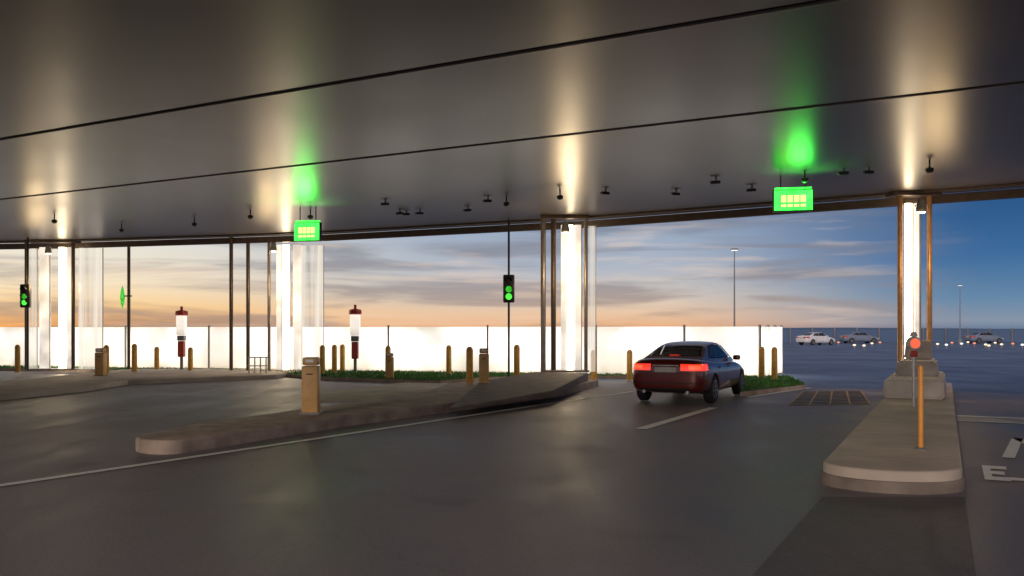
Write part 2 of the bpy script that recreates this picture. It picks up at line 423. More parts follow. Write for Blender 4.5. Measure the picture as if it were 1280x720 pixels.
# ceiling panels between seam lines
def clip(poly, c0, c1):
    def cut(poly, c, keep_above):
        out = []
        for i in range(len(poly)):
            a = poly[i]; b = poly[(i+1) % len(poly)]
            da = a[0]*.46 + a[1]*.888 - c; db = b[0]*.46 + b[1]*.888 - c
            if not keep_above: da, db = -da, -db
            if da >= 0: out.append(a)
            if da*db < 0:
                t = da/(da-db); out.append((a[0]+(b[0]-a[0])*t, a[1]+(b[1]-a[1])*t))
        return out
    return cut(cut(poly, c0, True), c1, False)
cuts = [-60, -8.0, -3.6, .8, 5.2, 9.6, 14.05, 60]
for c0, c1 in zip(cuts[:-1], cuts[1:]):
    p = clip(full, c0+.05, c1-.05)
    if len(p) < 3: continue
    bm = NB(); bm_prism(bm, p, HC, HC+.02)
    make('ceiling_panel', bm, M_CEIL, can)
for c in cuts[1:-1]:
    q = clip(full, c+.055, c+.085)
    if len(q) < 3: continue
    bm = NB(); bm_prism(bm, q, HC-.015, HC-.002)
    make('seam_trim', bm, M_STEEL, can)
bm = NB()
for a, b in zip(edge[:-1], edge[1:]):
    a = Vector((*a, 0)); b = Vector((*b, 0)); d = b-a; L = d.length
    bm_box(bm, (a.x+b.x)/2, (a.y+b.y)/2, HC-.13, L, .16, .22, rot=math.atan2(d.y, d.x))
make('edge_beam', bm, M_BRONZE, can)
bm = NB()
for a, b in zip(edge[:-1], edge[1:]):
    a = Vector((*a, 0)); b = Vector((*b, 0)); d = b-a; L = d.length; n = Vector((d.y, -d.x, 0)).normalized()
    if n.y < 0: n = -n
    a -= n*.9; b -= n*.9
    bm_box(bm, (a.x+b.x)/2, (a.y+b.y)/2, HC-.03, L, .05, .05, rot=math.atan2(d.y, d.x))
make('conduit', bm, M_BRONZE, can)

# ---------------------------------------------------------------- columns
def column(px, d, zb, poles, tube, label, power=60):
    x, y = XD(px, d)
    t = thing('lit_column', (x, y, zb), label, 'column', group='lit columns carrying the canopy edge')
    s = d/F; H = HC-.01-zb
    for off, w, m in poles:
        bm = NB(); bm_cyl(bm, off*s, random.uniform(-.1, .1), 0, H, w/2, seg=20)
        make('pole', bm, m, t, smooth=True)
    for off, w, m, dz in tube:
        bm = NB(); bm_box(bm, off*s, .25, (H-.3)/2+.05, w, .10, H-.3-dz, bev=.02)
        make('light_panel', bm, m, t, smooth=True)
        bm = NB(); bm_box(bm, off*s+w*.5+.015, .19, (H-.3)/2+.05, .022, .05, H-.3)
        make('panel_frame', bm, M_STEEL, t)
    bm = NB(); bm_box(bm, 0, .1, .03, max(.5, s*60), .6, .06, bev=.015)
    make('base_plate', bm, M_STEEL, t)
    bm = NB(); bm_box(bm, 0, .1, H-.05, max(.5, s*60), .5, .1, bev=.01)
    make('cap_plate', bm, M_BRONZE, t)
    bm = NB(); bm_lathe(bm, 0, -.32, [(.10, H-.55), (.13, H-.5), (.09, H-.25), (.03, H-.22)], 18)
    f = make('floodlight', bm, M_GREY, t, smooth=True)
    bm = NB(); bm_cyl(bm, 0, -.32, H-.57, H-.552, .09)
    make('lamp_face', bm, M_LAMP, f)
    bm = NB(); bm_box(bm, 0, -.16, H-.35, .04, .34, .04)
    make('bracket', bm, M_GREY, f)
    ld = bpy.data.lights.new('column_light', 'POINT'); ld.energy = power; ld.color = (1, .70, .36); ld.shadow_soft_size = .35
    lo = bpy.data.objects.new('column_light', ld); COL.objects.link(lo); lo.location = (x, y-1.2, HC-1.8)
    return t
column(1144, 21.7, .24, [(-17, .13, M_COPPER), (20, .13, M_COPPER)], [(-3, .17, M_TUBE, 0), (7, .12, M_TUBE2, 0)], 'lit column between two copper poles on the concrete island', 50)
column(706, 26.2, .40, [(-27, .16, M_STEEL), (-14, .16, M_BRONZE), (26, .12, M_STEEL)], [(-1, .16, M_TUBE2, 0), (7, .20, M_TUBE, 0), (17, .2, M_TUBE2, 0)], 'grey steel pole cluster with a glowing white panel')
column(345, 32.4, 0.12, [(-55, .14, M_BRONZE), (-34, .14, M_BRONZE), (-8, .13, M_STEEL)], [(2, .22, M_TUBE2, 0), (11, .28, M_TUBE, 0), (25, .34, M_TUBE2, 0)], 'slim dark poles beside a glowing white panel')
column(66, 33.4, .12, [(26, .14, M_BRONZE), (-33, .13, M_BRONZE)], [(-14, .42, M_TUBE2, 0), (8, .28, M_TUBE, 0), (18, .24, M_TUBE2, 0)], 'slim poles with glowing white panels')
# corner post
x, y = XD(161, 33.6)
t = thing('glazing_post', (x, y, 0), 'slim dark post carrying the canopy edge', 'post')
bm = NB(); bm_cyl(bm, 0, 0, 0, HC-.24, .06); make('post', bm, M_BRONZE, t, smooth=True)
bm = NB(); bm_box(bm, 0, 0, .02, .3, .3, .04, bev=.01); make('base_plate', bm, M_STEEL, t)
# glass screens
for (xa, xb, d, z0) in ((735, 744, 26.4, .4), (376, 404, 32.5, .15), (98, 128, 33.5, .15), (36, 46, 33.7, .15)):
    a = XD(xa, d); b = XD(xb, d)
    w = b[0]-a[0]
    t = thing('glass_screen', ((a[0]+b[0])/2, d, z0), 'tall glass screen with painted glow streaks beside a lit column', 'glass screen', group='glass screens')
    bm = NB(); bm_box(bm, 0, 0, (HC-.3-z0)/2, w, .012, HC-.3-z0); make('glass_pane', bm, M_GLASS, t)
    bm = NB(); bm_box(bm, w/2+.02, 0, (HC-.3-z0)/2, .02, .05, HC-.3-z0); make('frame', bm, M_WHITE, t)

# ---------------------------------------------------------------- illuminated wall
wall = thing('illuminated_wall', (0, 0, 0), 'low glowing white panel wall behind the bollards', 'wall')
xs = [WX, 6.0, 3.0, -.9, -4.7, -8.4, -12.2, -16, -19.8, -23.6, -27.4, -31.2]
for a, b in zip(xs[:-1], xs[1:]):
    pa = Vector((a, wally(a), 0)); pb = Vector((b, wally(b), 0)); d = pb-pa; r = math.atan2(d.y, d.x)
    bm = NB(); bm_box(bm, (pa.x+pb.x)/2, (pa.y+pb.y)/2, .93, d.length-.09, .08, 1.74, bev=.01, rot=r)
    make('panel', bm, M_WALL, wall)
for a in xs:
    bm = NB(); bm_box(bm, a, wally(a)-.03, .93, .07, .14, 1.88, bev=.01)
    make('post', bm, M_WALLPOST, wall)
pa = Vector((WX+.06, wally(WX)+.1, 0))
for k in range(3):
    q0 = pa + LD*1.35*k; q1 = pa + LD*1.35*(k+1); d = q1-q0
    bm = NB(); bm_box(bm, (q0.x+q1.x)/2, (q0.y+q1.y)/2, .93, d.length-.09, .08, 1.74, bev=.01, rot=math.atan2(d.y, d.x))
    make('panel', bm, M_WALL, wall)
    bm = NB(); bm_box(bm, q1.x, q1.y, .93, .08, .08, 1.88); make('post', bm, M_WALLPOST, wall)

# ---------------------------------------------------------------- overhead green signs
def green_sign(px, py, d, w, h, power):
    x, _ = XD(px, d); z = EYE + (HZ-py)/F*d
    t = thing('overhead_lane_sign', (x, d, z), 'glowing green lane sign hanging from the ceiling', 'sign', group='green lane signs', rot=LROT*.4)
    bm = NB(); bm_box(bm, 0, 0, 0, w, .16, h, bev=.025); make('housing', bm, M_BLACK, t)
    bm = NB(); bm_box(bm, 0, -.09, 0, w-.05, .02, h-.05, bev=.005); make('green_face', bm, M_GREENF, t)
    bm = NB()
    for i, u in enumerate((-.3, -.1, .1, .3)):
        bm_box(bm, u*w*.8, -.107, .07*h, w*.12, .01, h*.30)
        bm_box(bm, u*w*.8, -.107, -.24*h, w*.12, .01, h*.10)
    make('lit_symbols', bm, M_GREENB, t)
    for u in (-.3, .3):
        bm = NB(); bm_cyl(bm, u*w, 0, h/2, HC-z, .015, seg=10); make('hanger', bm, M_BLACK, t, smooth=True)
    bm = NB(); bm_box(bm, 0, -.02, h/2+.03, w*.9, .1, .03); make('top_lamp', bm, M_GREENF, t)
    ld = bpy.data.lights.new('sign_light', 'SPOT'); ld.energy = power; ld.color = (.06, 1, .10); ld.shadow_soft_size = .25; ld.spot_size = math.radians(140); ld.spot_blend = 1
    lo = bpy.data.objects.new('sign_light', ld); COL.objects.link(lo); lo.location = (x, d-.5, z-.05); lo.rotation_euler = (math.pi+.45, 0, 0)
    return t
green_sign(991, 251, 19.4, .88, .50, 80)
green_sign(385, 290, 24.4, .80, .54, 170)

# ---------------------------------------------------------------- lane signals
def signal(px, d, zc, zb=0):
    x, _ = XD(px, d)
    t = thing('lane_signal', (x, d, zb), 'black lane signal with green lamp on a slim pole', 'traffic light', group='lane signals on slim poles')
    bm = NB(); bm_cyl(bm, 0, .1, 0, HC-.02-zb, .035, seg=14); make('pole', bm, M_BLACK, t, smooth=True)
    bm = NB(); bm_box(bm, 0, -.04, zc-zb, .36, .2, .88, bev=.04); h = make('housing', bm, M_BLACK, t, smooth=True)
    for k, m in ((.24, M_SEAM), (-.02, M_GREEND), (-.25, M_GREENL)):
        bm = NB(); r_ = .10
        bm_lathe(bm, 0, zc-zb+k, [(r_, -.145), (r_*.8, -.165), (r_*.2, -.172)], 20, 'Y'); make('lens', bm, m, h, smooth=True)
        bm = NB()
        for i in range(12):
            a0_ = math.pi*i/12; a1_ = math.pi*(i+1)/12
            def pt(a, r, yy): return bm.verts.new((r*math.cos(a), yy, zc-zb+k+r*math.sin(a)))
            rr_ = r_+.012
            bm.faces.new([pt(a0_, rr_, -.14), pt(a1_, rr_, -.14), pt(a1_, rr_, -.26), pt(a0_, rr_, -.26)])
        make('visor', bm, M_BLACK, h)
    return t
signal(636, 27.0, EYE+(HZ-361)/F*27.0, .0)
signal(33, 32.2, EYE+(HZ-370)/F*32.2, .14)
# leaf shaped green beacon on the corner post
x, y = XD(153, 32.9)
t = thing('green_beacon', (x, y, 2.2), 'narrow leaf shaped green signal fixed to a dark post', 'signal light')
bm = NB(); bm_lathe(bm, 0, .75, [(.02, -.07), (.30, -.05), (.46, 0), (.30, .05), (.02, .07)], 28, 'X')
bmesh.ops.scale(bm, vec=(1.3, .55, 1.0), verts=bm.verts)
for v in bm.verts:   # taper to leaf tips
    k = abs(v.co.z-.75)/.46; v.co.x *= (1-.6*k*k); v.co.y *= (1-.6*k*k)
bmesh.ops.rotate(bm, cent=(0, 0, 0), matrix=Matrix.Rotation(math.radians(28), 3, 'Z'), verts=bm.verts)
make('green_lens', bm, M_GREEND, t, smooth=True)
bm = NB(); bm_box(bm, .12, .2, .8, .3, .04, .05); make('bracket', bm, M_BLACK, t)

# ---------------------------------------------------------------- gate lamps (white head on red post)
def gate_post(px, d, zb):
    x, _ = XD(px, d)
    t = thing('gate_post', (x, d, zb), 'white lamp box on a red and grey gate post', 'gate post', group='gate posts')
    bm = NB(); bm_cyl(bm, 0, 0, 0, .65, .06); make('post', bm, M_GREY, t, smooth=True)
    bm = NB(); bm_box(bm, 0, 0, .95, .24, .24, .62, bev=.03); make('red_cabinet', bm, M_RED, t)
    bm = NB(); bm_box(bm, 0, 0, 1.37, .27, .26, .2, bev=.02); make('grey_collar', bm, M_GREY, t)
    bm = NB(); bm_box(bm, 0, 0, 1.86, .34, .3, .76, bev=.04); make('white_head', bm, M_TUBE2, t)
    bm = NB(); bm_lathe(bm, 0, 0, [(.20, 2.25), (.24, 2.28), (.22, 2.42), (.04, 2.46)], 18); make('cap', bm, M_RED, t, smooth=True)
    bm = NB(); bm_cyl(bm, 0, 0, 2.46, 2.6, .05); make('red_beacon', bm, M_RED, t, smooth=True)
    bm = NB(); bm_box(bm, 0, 0, .03, .34, .34, .06, bev=.01); make('base_plate', bm, M_GREY, t)
    return t
gp = gate_post(444, 31.0, .0)
x, y = XD(227, 33.2); dup(gp, (x, y, 0))

# ---------------------------------------------------------------- bollards
def bollard(loc):
    t = thing('bollard', loc, 'yellow safety bollard standing by the lane kerb', 'bollard', group='yellow bollards along the lanes')
    bm = NB(); bm_lathe(bm, 0, 0, [(.085, 0), (.095, .02), (.095, .93), (.08, .985), (.05, 1.02), (.01, 1.03)], 18); make('post', bm, M_YEL, t, smooth=True)
    bm = NB(); bm_lathe(bm, 0, 0, [(.14, 0), (.14, .015), (.1, .03)], 18); make('base_flange', bm, M_SILV, t, smooth=True)
    return t
bl = [(22, 31.5, .12), (196, 33.5, 0), (238, 32.5, 0), (168, 31, .16), (403, 30.5, .12), (485, 29.2, .12), (561, 30.2, .12), (587, 23.6, .2), (646, 26.8, .2), (742, 28.2, 0), (787, 28.4, .0), (870, 28.2, 0), (952, 27.8, .12), (428, 32, .12), (968, 27.2, .12), (133, 30.5, .12), (418, 31.2, .12)]
first = None
for px, d, zb in bl:
    x, y = XD(px, d)
    if first is None: first = bollard((x, y, zb))
    else: dup(first, (x, y, zb))
def thick(px, d, zb, w, h, label, m=M_TAN):
    x, y = XD(px, d)
    t = thing('ticket_post', (x, y, zb), label, 'ticket machine', group='stout ticket posts')
    bm = NB(); bm_box(bm, 0, 0, h*.42, w, w*.9, h*.84, bev=.03); make('housing', bm, m, t, smooth=True)
    bm = NB(); bm_box(bm, 0, 0, h*.92, w*.92, w*.82, h*.14, bev=.03); make('head', bm, m, t, smooth=True)
    bm = NB(); bm_box(bm, 0, -w*.413, h*.93, w*.5, .02, h*.06, bev=.004); make('display', bm, M_SILV, t)
    bm = NB(); bm_box(bm, 0, -w*.455, h*.7, w*.4, .015, .02); make('ticket_slot', bm, M_BLACK, t)
    bm = NB(); bm_box(bm, 0, 0, .02, w*1.25, w*1.15, .04, bev=.01); make('base_plate', bm, M_GREY, t)
    return t
thick(389, 15.2, .2, .29, 1.02, 'stout tan ticket post on the concrete island')
thick(605, 22.4, .27, .26, .95, 'bronze ticket post on the sloping concrete block')
thick(126, 28.6, .14, .30, .95, 'tan ticket post beside the lane kerb')
thick(487, 27.6, .10, .26, .85, 'tan ticket post standing at the lawn edge')
# low rack near column
x, y = XD(322, 30.2)
t = thing('cycle_rack', (x, y, 0.12), 'low grey steel rack beside the column', 'rack')
for k in range(4):
    bm = NB(); bm_cyl(bm, -.3+k*.2, 0, 0, .6, .025, seg=10); make('upright', bm, M_SILV, t, smooth=True)
for z in (.3, .6):
    bm = NB(); bm_box(bm, 0, 0, z, .7, .05, .04, bev=.01); make('rail', bm, M_SILV, t)

# ---------------------------------------------------------------- right island furniture
x, y = XD(1148, 20.8)
t = thing('column_plinth', (x, y, .24), 'tall pale concrete plinth guarding the lit column', 'plinth')
def frust(bm, w0, w1, l0, l1, z0, z1, bev=.04, oy0=0, oy1=0):
    b2 = bmesh.new()
    v = [b2.verts.new(p) for p in [(-w0, -l0+oy0, z0), (w0, -l0+oy0, z0), (w0, l0, z0), (-w0, l0, z0), (-w1, -l1+oy1, z1), (w1, -l1+oy1, z1), (w1, l1, z1), (-w1, l1, z1)]]
    for f in ((0,3,2,1), (4,5,6,7), (0,1,5,4), (1,2,6,5), (2,3,7,6), (3,0,4,7)): b2.faces.new([v[i] for i in f])
    bmesh.ops.bevel(b2, geom=b2.edges[:], offset=bev, segments=3, affect='EDGES')
    me = bpy.data.meshes.new('t'); b2.to_mesh(me); b2.free(); bm.from_mesh(me)
bm = NB(); frust(bm, .60, .57, 1.2, 1.15, 0, .40, oy0=-1.9, oy1=-1.85)
make('plinth_base', bm, M_PLINTH, t, rot=LROT)
bm = NB(); frust(bm, .44, .40, .7, .65, .402, .74, oy0=-.8, oy1=-.75)
make('plinth_middle', bm, M_PLINTH, t, rot=LROT)
bm = NB(); frust(bm, .30, .27, .42, .38, .742, 1.20)
make('plinth_top', bm, M_PLINTH, t, rot=LROT)
x, y = G(1151, 562, .24)
t = thing('orange_post', (x, y, .24), 'thin orange post on the concrete island', 'post')
bm = NB(); bm_lathe(bm, 0, 0, [(.030, 0), (.030, .98), (.02, 1.02), (.005, 1.03)], 14); make('post', bm, M_ORANGE, t, smooth=True)
bm = NB(); bm_lathe(bm, 0, 0, [(.08, 0), (.08, .012), (.045, .03)], 18); make('base_flange', bm, M_GREY, t, smooth=True)
x, y = XD(1142, 16.2)
t = thing('emergency_button_post', (x, y, .24), 'red and white round alarm head on a silver post', 'alarm post')
bm = NB(); bm_cyl(bm, 0, 0, 0, 1.12, .03); make('post', bm, M_SILV, t, smooth=True)
bm = NB(); bm_lathe(bm, 0, 1.2, [(.11, .06), (.13, .04), (.13, -.04), (.11, -.07)], 28, 'Y'); make('white_housing', bm, M_WHITE, t, smooth=True)
bm = NB(); bm_lathe(bm, 0, 1.2, [(.09, -.072), (.08, -.085), (.03, -.09)], 20, 'Y'); make('red_dial', bm, M_REDL, t, smooth=True)
bm = NB(); bm_lathe(bm, 0, 0, [(.06, 1.33), (.07, 1.35), (.045, 1.41), (.01, 1.42)], 16); make('beacon', bm, M_WHITE, t, smooth=True)
bm = NB(); bm_box(bm, 0, 0, 1.0, .13, .1, .12, bev=.02); make('speaker', bm, M_RED, t, smooth=True)

# ---------------------------------------------------------------- ceiling fittings
def fitting(loc):
    t = thing('ceiling_camera', loc, 'small dark dome camera hanging from the ceiling', 'camera', group='ceiling cameras')
    bm = NB(); bm_cyl(bm, 0, 0, -.16, 0, .018, seg=10); make('stem', bm, M_BLACK, t, smooth=True)
    bm = NB(); bm_lathe(bm, 0, 0, [(.02, -.28), (.06, -.26), (.08, -.22), (.08, -.18), (.04, -.155)], 16); make('dome', bm, M_BLACK, t, smooth=True)
    return t
def bar(loc, rot):
    t = thing('ceiling_detector', loc, 'small dark sensor bracket on the ceiling', 'sensor', group='ceiling sensors', rot=rot)
    bm = NB(); bm_box(bm, 0, 0, -.04, .04, .04, .08); make('bracket', bm, M_GREY, t)
    bm = NB(); bm_box(bm, 0, 0, -.11, .20, .08, .07, bev=.015); make('housing', bm, M_BLACK, t)
    bm = NB(); bm_cyl(bm, -.10, -.11, -.03, .03, .04, seg=12, axis='Y'); make('lens', bm, M_GREY, t)
    return t
f0 = None
for px, py in ((68, 268), (152, 280), (243, 272), (313, 262), (633, 245), (700, 236), (1006, 213), (1162, 200), (388, 262)):
    d = (HC-EYE)*F/(HZ-py); x, y = XD(px, d)
    if f0 is None: f0 = fitting((x, y, HC))
    else: dup(f0, (x, y, HC))
f0 = None
for px, py in ((757, 236), (845, 237), (895, 222), (1055, 210), (1086, 209), (500, 262), (525, 262), (585, 258), (482, 250), (610, 246), (508, 263), (940, 232)):
    d = (HC-EYE)*F/(HZ-py); x, y = XD(px, d)
    if f0 is None: f0 = bar((x, y, HC), .3)
    else: dup(f0, (x, y, HC), random.uniform(-.6, .6))

# ---------------------------------------------------------------- sedan
def loft_body(paint):
    st = [(-2.30, .62, .36, .74, .86), (-2.26, .76, .30, .70, .98), (-2.12, .85, .25, .66, 1.03), (-1.7, .895, .22, .64, 1.03), (-1.0, .91, .20, .64, .98),
          (0, .915, .20, .62, .95), (.9, .91, .20, .60, .94), (1.5, .89, .21, .56, .88), (1.95, .86, .24, .52, .78), (2.2, .78, .28, .48, .70), (2.32, .62, .34, .46, .60)]
    bm = NB(); rings = []
    for (y, w, zb, zm, zt) in st:
        half = [(0, zb), (w*.6, zb), (w*.92, zb+.03), (w, zb+.16), (w*1.0, zm), (w*.97, zt-.12), (w*.88, zt-.03), (w*.6, zt+.005), (0, zt+.02)]
        ring = [bm.verts.new((px_, y, pz)) for px_, pz in half] + [bm.verts.new((-px_, y, pz)) for px_, pz in half[-2:0:-1]]
        rings.append(ring)
    n = len(rings[0])
    for a, b in zip(rings[:-1], rings[1:]):
        for i in range(n): bm.faces.new((a[i], a[(i+1) % n], b[(i+1) % n], b[i]))
    bm.faces.new(rings[0]); bm.faces.new(rings[-1][::-1])
    return bm
def eval_mesh(o):
    dg = bpy.context.evaluated_depsgraph_get(); ev = o.evaluated_get(dg)
    return bpy.data.meshes.new_from_object(ev)
def patch(bvh, origin_fn, u0, u1, v0, v1, nu, nv, off):
    """grid of points laid onto the body surface by ray casting"""
    bm = NB(); grid = []
    for i in range(nu+1):
        row = []
        for j in range(nv+1):
            o, d = origin_fn(u0+(u1-u0)*i/nu, v0+(v1-v0)*j/nv)
            h = bvh.ray_cast(o, d)
            if h[0] is None: row.append(None)
            else: row.append(bm.verts.new(h[0] - d*off))
        grid.append(row)
    for i in range(nu):
        for j in range(nv):
            q = [grid[i][j], grid[i+1][j], grid[i+1][j+1], grid[i][j+1]]
            if None not in q: bm.faces.new(q)
    return bm
def sedan(loc, rot, paint, label, group=None, lit=True):
    t = thing('car', loc, label, 'car', group, rot)
    b = make('body', loft_body(paint), paint, None, smooth=True)
    s = b.modifiers.new('s', 'SUBSURF'); s.levels = 2; s.render_levels = 2
    bmc = NB()
    for yy in (-1.38, 1.42):
        bm_cyl(bmc, yy, .32, -1.2, 1.2, .37, seg=36, axis='X')
    cut = make('cutter', bmc, M_BLACK)
    mo = b.modifiers.new('b', 'BOOLEAN'); mo.operation = 'DIFFERENCE'; mo.object = cut; mo.solver = 'EXACT'
    bpy.context.view_layer.update()
    me = eval_mesh(b)
    b.modifiers.clear(); b.data = me; bpy.data.objects.remove(cut)
    for p in me.polygons: p.use_smooth = True
    try: me.set_sharp_from_angle(angle=math.radians(40))
    except Exception: pass
    b.parent = t
    bt = bmesh.new(); bt.from_mesh(me); bvh = BVHTree.FromBMesh(bt)
    bm = NB(); bm_box(bm, 0, 0, .42, 1.45, 3.7, .36); make('underbody', bm, M_BLACK, t)
    bm = NB()
    cs = [(-1.78, .72, 1.01, 1.02, .66), (-1.30, .75, .99, 1.20, .60), (-.85, .77, .97, 1.355, .57), (-.3, .78, .95, 1.41, .57), (.25, .78, .94, 1.405, .57), (.62, .77, .94, 1.28, .60), (1.22, .72, .92, .935, .68)]
    rg = []
    for (y, wb, zb, zt, wt) in cs:
        e = zt-zb
        half = [(wb, zb-.06), (wb-.02, zb+e*.1), (wt+.035, zt-e*.14), (wt-.05, zt-.012), (0, zt+.012)]
        rg.append([bm.verts.new((a, y, z)) for a, z in half] + [bm.verts.new((-a, y, z)) for a, z in half[-2::-1]])
    for a, c in zip(rg[:-1], rg[1:]):
        for i in range(len(a)-1): bm.faces.new((a[i], a[i+1], c[i+1], c[i]))
    cab = make('cabin', bm, paint, None, smooth=True)
    s = cab.modifiers.new('s', 'SUBSURF'); s.levels = 4
    bpy.context.view_layer.update()
    cme = eval_mesh(cab); cab.modifiers.clear(); cab.data = cme; cab.parent = t
    bc = bmesh.new(); bc.from_mesh(cme); bvc = BVHTree.FromBMesh(bc)
    panes = []
    def win(name, c, d, mat_=M_CARG, nu=12, nv=8, off=.004, bv=bvc, hole=True):
        d = Vector(d).normalized(); c = [Vector(q) for q in c]
        def fn(u, v):
            p = (c[0]*(1-u)+c[1]*u)*(1-v) + (c[3]*(1-u)+c[2]*u)*v
            return p - d*1.2, d
        bm = patch(bv, fn, 0, 1, 0, 1, nu, nv, off)
        if len(bm.faces) == 0: bm.free(); return None
        if hole: panes.append(BVHTree.FromBMesh(bm))
        return make(name, bm, mat_, t, smooth=True)
    win('rear_window', [(-.58, -1.60, 1.10), (.58, -1.60, 1.10), (.48, -.98, 1.34), (-.48, -.98, 1.34)], (0, .55, -1))
    win('windscreen', [(-.62, 1.10, 1.0), (.62, 1.10, 1.0), (.50, .48, 1.36), (-.50, .48, 1.36)], (0, -.6, -1))
    for sgn in (-1, 1):
        dd = (-sgn, 0, -.12)
        win('side_window', [(sgn*.8, -1.22, 1.06), (sgn*.8, -.38, 1.03), (sgn*.7, -.38, 1.335), (sgn*.7, -.82, 1.30)], dd)
        win('side_window', [(sgn*.8, -.30, 1.03), (sgn*.8, .80, 1.03), (sgn*.7, .38, 1.315), (sgn*.7, -.30, 1.335)], dd)
        for yy in (-.98, -.34, .86):
            win('door_seam', [(sgn, yy-.006, .32), (sgn, yy+.006, .32), (sgn, yy+.006, .93), (sgn, yy-.006, .93)], (-sgn, 0, 0), M_SEAM, 1, 14, .003, bvh, False)
        for yy in (-.86, .0):
            h = bvh.ray_cast(Vector((sgn*2, yy, .82)), Vector((-sgn, 0, 0)))
            bm = NB(); bm_box(bm, h[0].x+sgn*.02, yy, .82, .03, .17, .03, bev=.01); make('door_handle', bm, paint, t)
        bm = NB(); bm_box(bm, sgn*.90, .78, .99, .18, .09, .12, bev=.035); make('wing_mirror', bm, paint, t, smooth=True)
        def tl(u, v, sgn=sgn):
            a = math.radians(u); d = Vector((-sgn*math.sin(a), math.cos(a), 0))
            c = Vector((0, -1.45, v))
            return c - d*2.5, d
        o = make('tail_light', patch(bvh, tl, 22, 64, .77, .92, 14, 4, .01), M_TAIL if lit else M_RED, t, smooth=True)
        if lit:
            make('brake_lens', patch(bvh, tl, 32, 46, .80, .89, 8, 4, .018), M_REDL, o, smooth=True)
        bm = NB(); bm_cyl(bm, sgn*.5, .29, -2.31, -2.2, .035, seg=14, axis='Y'); make('exhaust_pipe', bm, M_SILV, t, smooth=True)
        def hl(u, v, sgn=sgn):
            a = math.radians(u); d = Vector((-sgn*math.sin(a), -math.cos(a), 0)); return Vector((0, 1.45, v)) - d*2.5, d
        make('headlight', patch(bvh, hl, 28, 58, .56, .66, 10, 4, .01), M_WHITE, t, smooth=True)
        # front seat with headrest
        bm = NB(); bm_box(bm, sgn*.36, -.05, .98, .46, .14, .44, bev=.05); st_ = make('seat_back', bm, M_INT, t, smooth=True)
        bm = NB(); bm_box(bm, sgn*.36, -.06, 1.24, .24, .10, .13, bev=.04); make('headrest', bm, M_INT, st_, smooth=True)
    # open the cabin shell where the panes sit
    kill = [f for f in bc.faces if any((lambda r: r[0] is not None and r[3] < .022)(p.find_nearest(f.calc_center_median())) for p in panes)]
    bmesh.ops.delete(bc, geom=kill, context='FACES')
    bc.to_mesh(cme)
    for p in cme.polygons: p.use_smooth = True
    bm = NB(); bm_box(bm, 0, -.95, 1.01, 1.2, .16, .16, bev=.05); make('rear_bench', bm, M_INT, t, smooth=True)
    bm = NB(); bm_box(bm, 0, .9, .97, 1.25, .3, .08, bev=.03); make('dashboard', bm, M_INT, t, smooth=True)
    def back(u, v): return Vector((u, -3, v)), Vector((0, 1, 0))
    make('boot_seam', patch(bvh, back, -.66, .66, .700, .712, 20, 1, .003), M_SEAM, t)
    make('bumper_strip', patch(bvh, back, -.68, .68, .48, .50, 20, 2, .006), M_SEAM, t)
    make('lower_valance', patch(bvh, back, -.55, .55, .30, .37, 16, 2, .006), M_BLACK, t)
    make('number_plate', patch(bvh, back, -.25, .25, .735, .845, 6, 2, .012), M_PLATE, t)
    make('boot_trim', patch(bvh, back, -.30, .30, .875, .895, 8, 1, .012), M_SILV, t)
    win('brake_light', [(-.12, -1.62, 1.08), (.12, -1.62, 1.08), (.12, -1.59, 1.09), (-.12, -1.59, 1.09)], (0, .55, -1), M_TAIL if lit else M_RED, 3, 1, .012, bvc, False)
    for yy in (-1.38, 1.42):
        for sgn in (-1, 1):
            x0 = sgn*.79
            w = NB(); r = .325; q = .105
            bm_lathe(w, yy, r, [(.21, -q+x0), (r-.03, -q+x0), (r, -q+.03+x0), (r, q-.03+x0), (r-.03, q+x0), (.21, q+x0)], 40, 'X')
            wh = make('wheel', w, M_TYRE, t, smooth=True)
            xo = x0 + sgn*q
            bm = NB(); bm_lathe(bm, yy, r, [(.215, xo-sgn*.01), (.215, xo+sgn*.004), (.19, xo+sgn*.004), (.185, xo-sgn*.03)], 32, 'X')
            for k in range(7):
                a = 2*math.pi*k/7
                b2 = bmesh.new(); bmesh.ops.create_cube(b2, size=1); bmesh.ops.scale(b2, vec=(.03, .035, .19), verts=b2.verts)
                bmesh.ops.translate(b2, vec=(xo-sgn*.005, 0, .1), verts=b2.verts)
                bmesh.ops.rotate(b2, cent=(0, 0, 0), matrix=Matrix.Rotation(a, 3, 'X'), verts=b2.verts)
                bmesh.ops.translate(b2, vec=(0, yy, r), verts=b2.verts)
                me_ = bpy.data.meshes.new('t'); b2.to_mesh(me_); b2.free(); bm.from_mesh(me_)
            make('rim', bm, M_RIM, wh)
    return t
rc = Vector((*XD(832, 19.2), 0)); cc = rc + LD*2.28
sedan((cc.x, cc.y, .012), LROT, M_CARP, 'dark maroon sedan with glowing red tail lamps driving out')
# distant parked cars
sedan((*XD(1020, 94), 0), math.radians(-62), M_CARW, 'small white car parked in the open lot', lit=False)
dc = sedan((*XD(1074, 106), 0), math.radians(-85), M_CARD, 'blue-grey car parked in the open lot', 'blue-grey cars parked in the far lot', lit=False)
dup(dc, (*XD(1230, 106), 0), math.radians(-80))

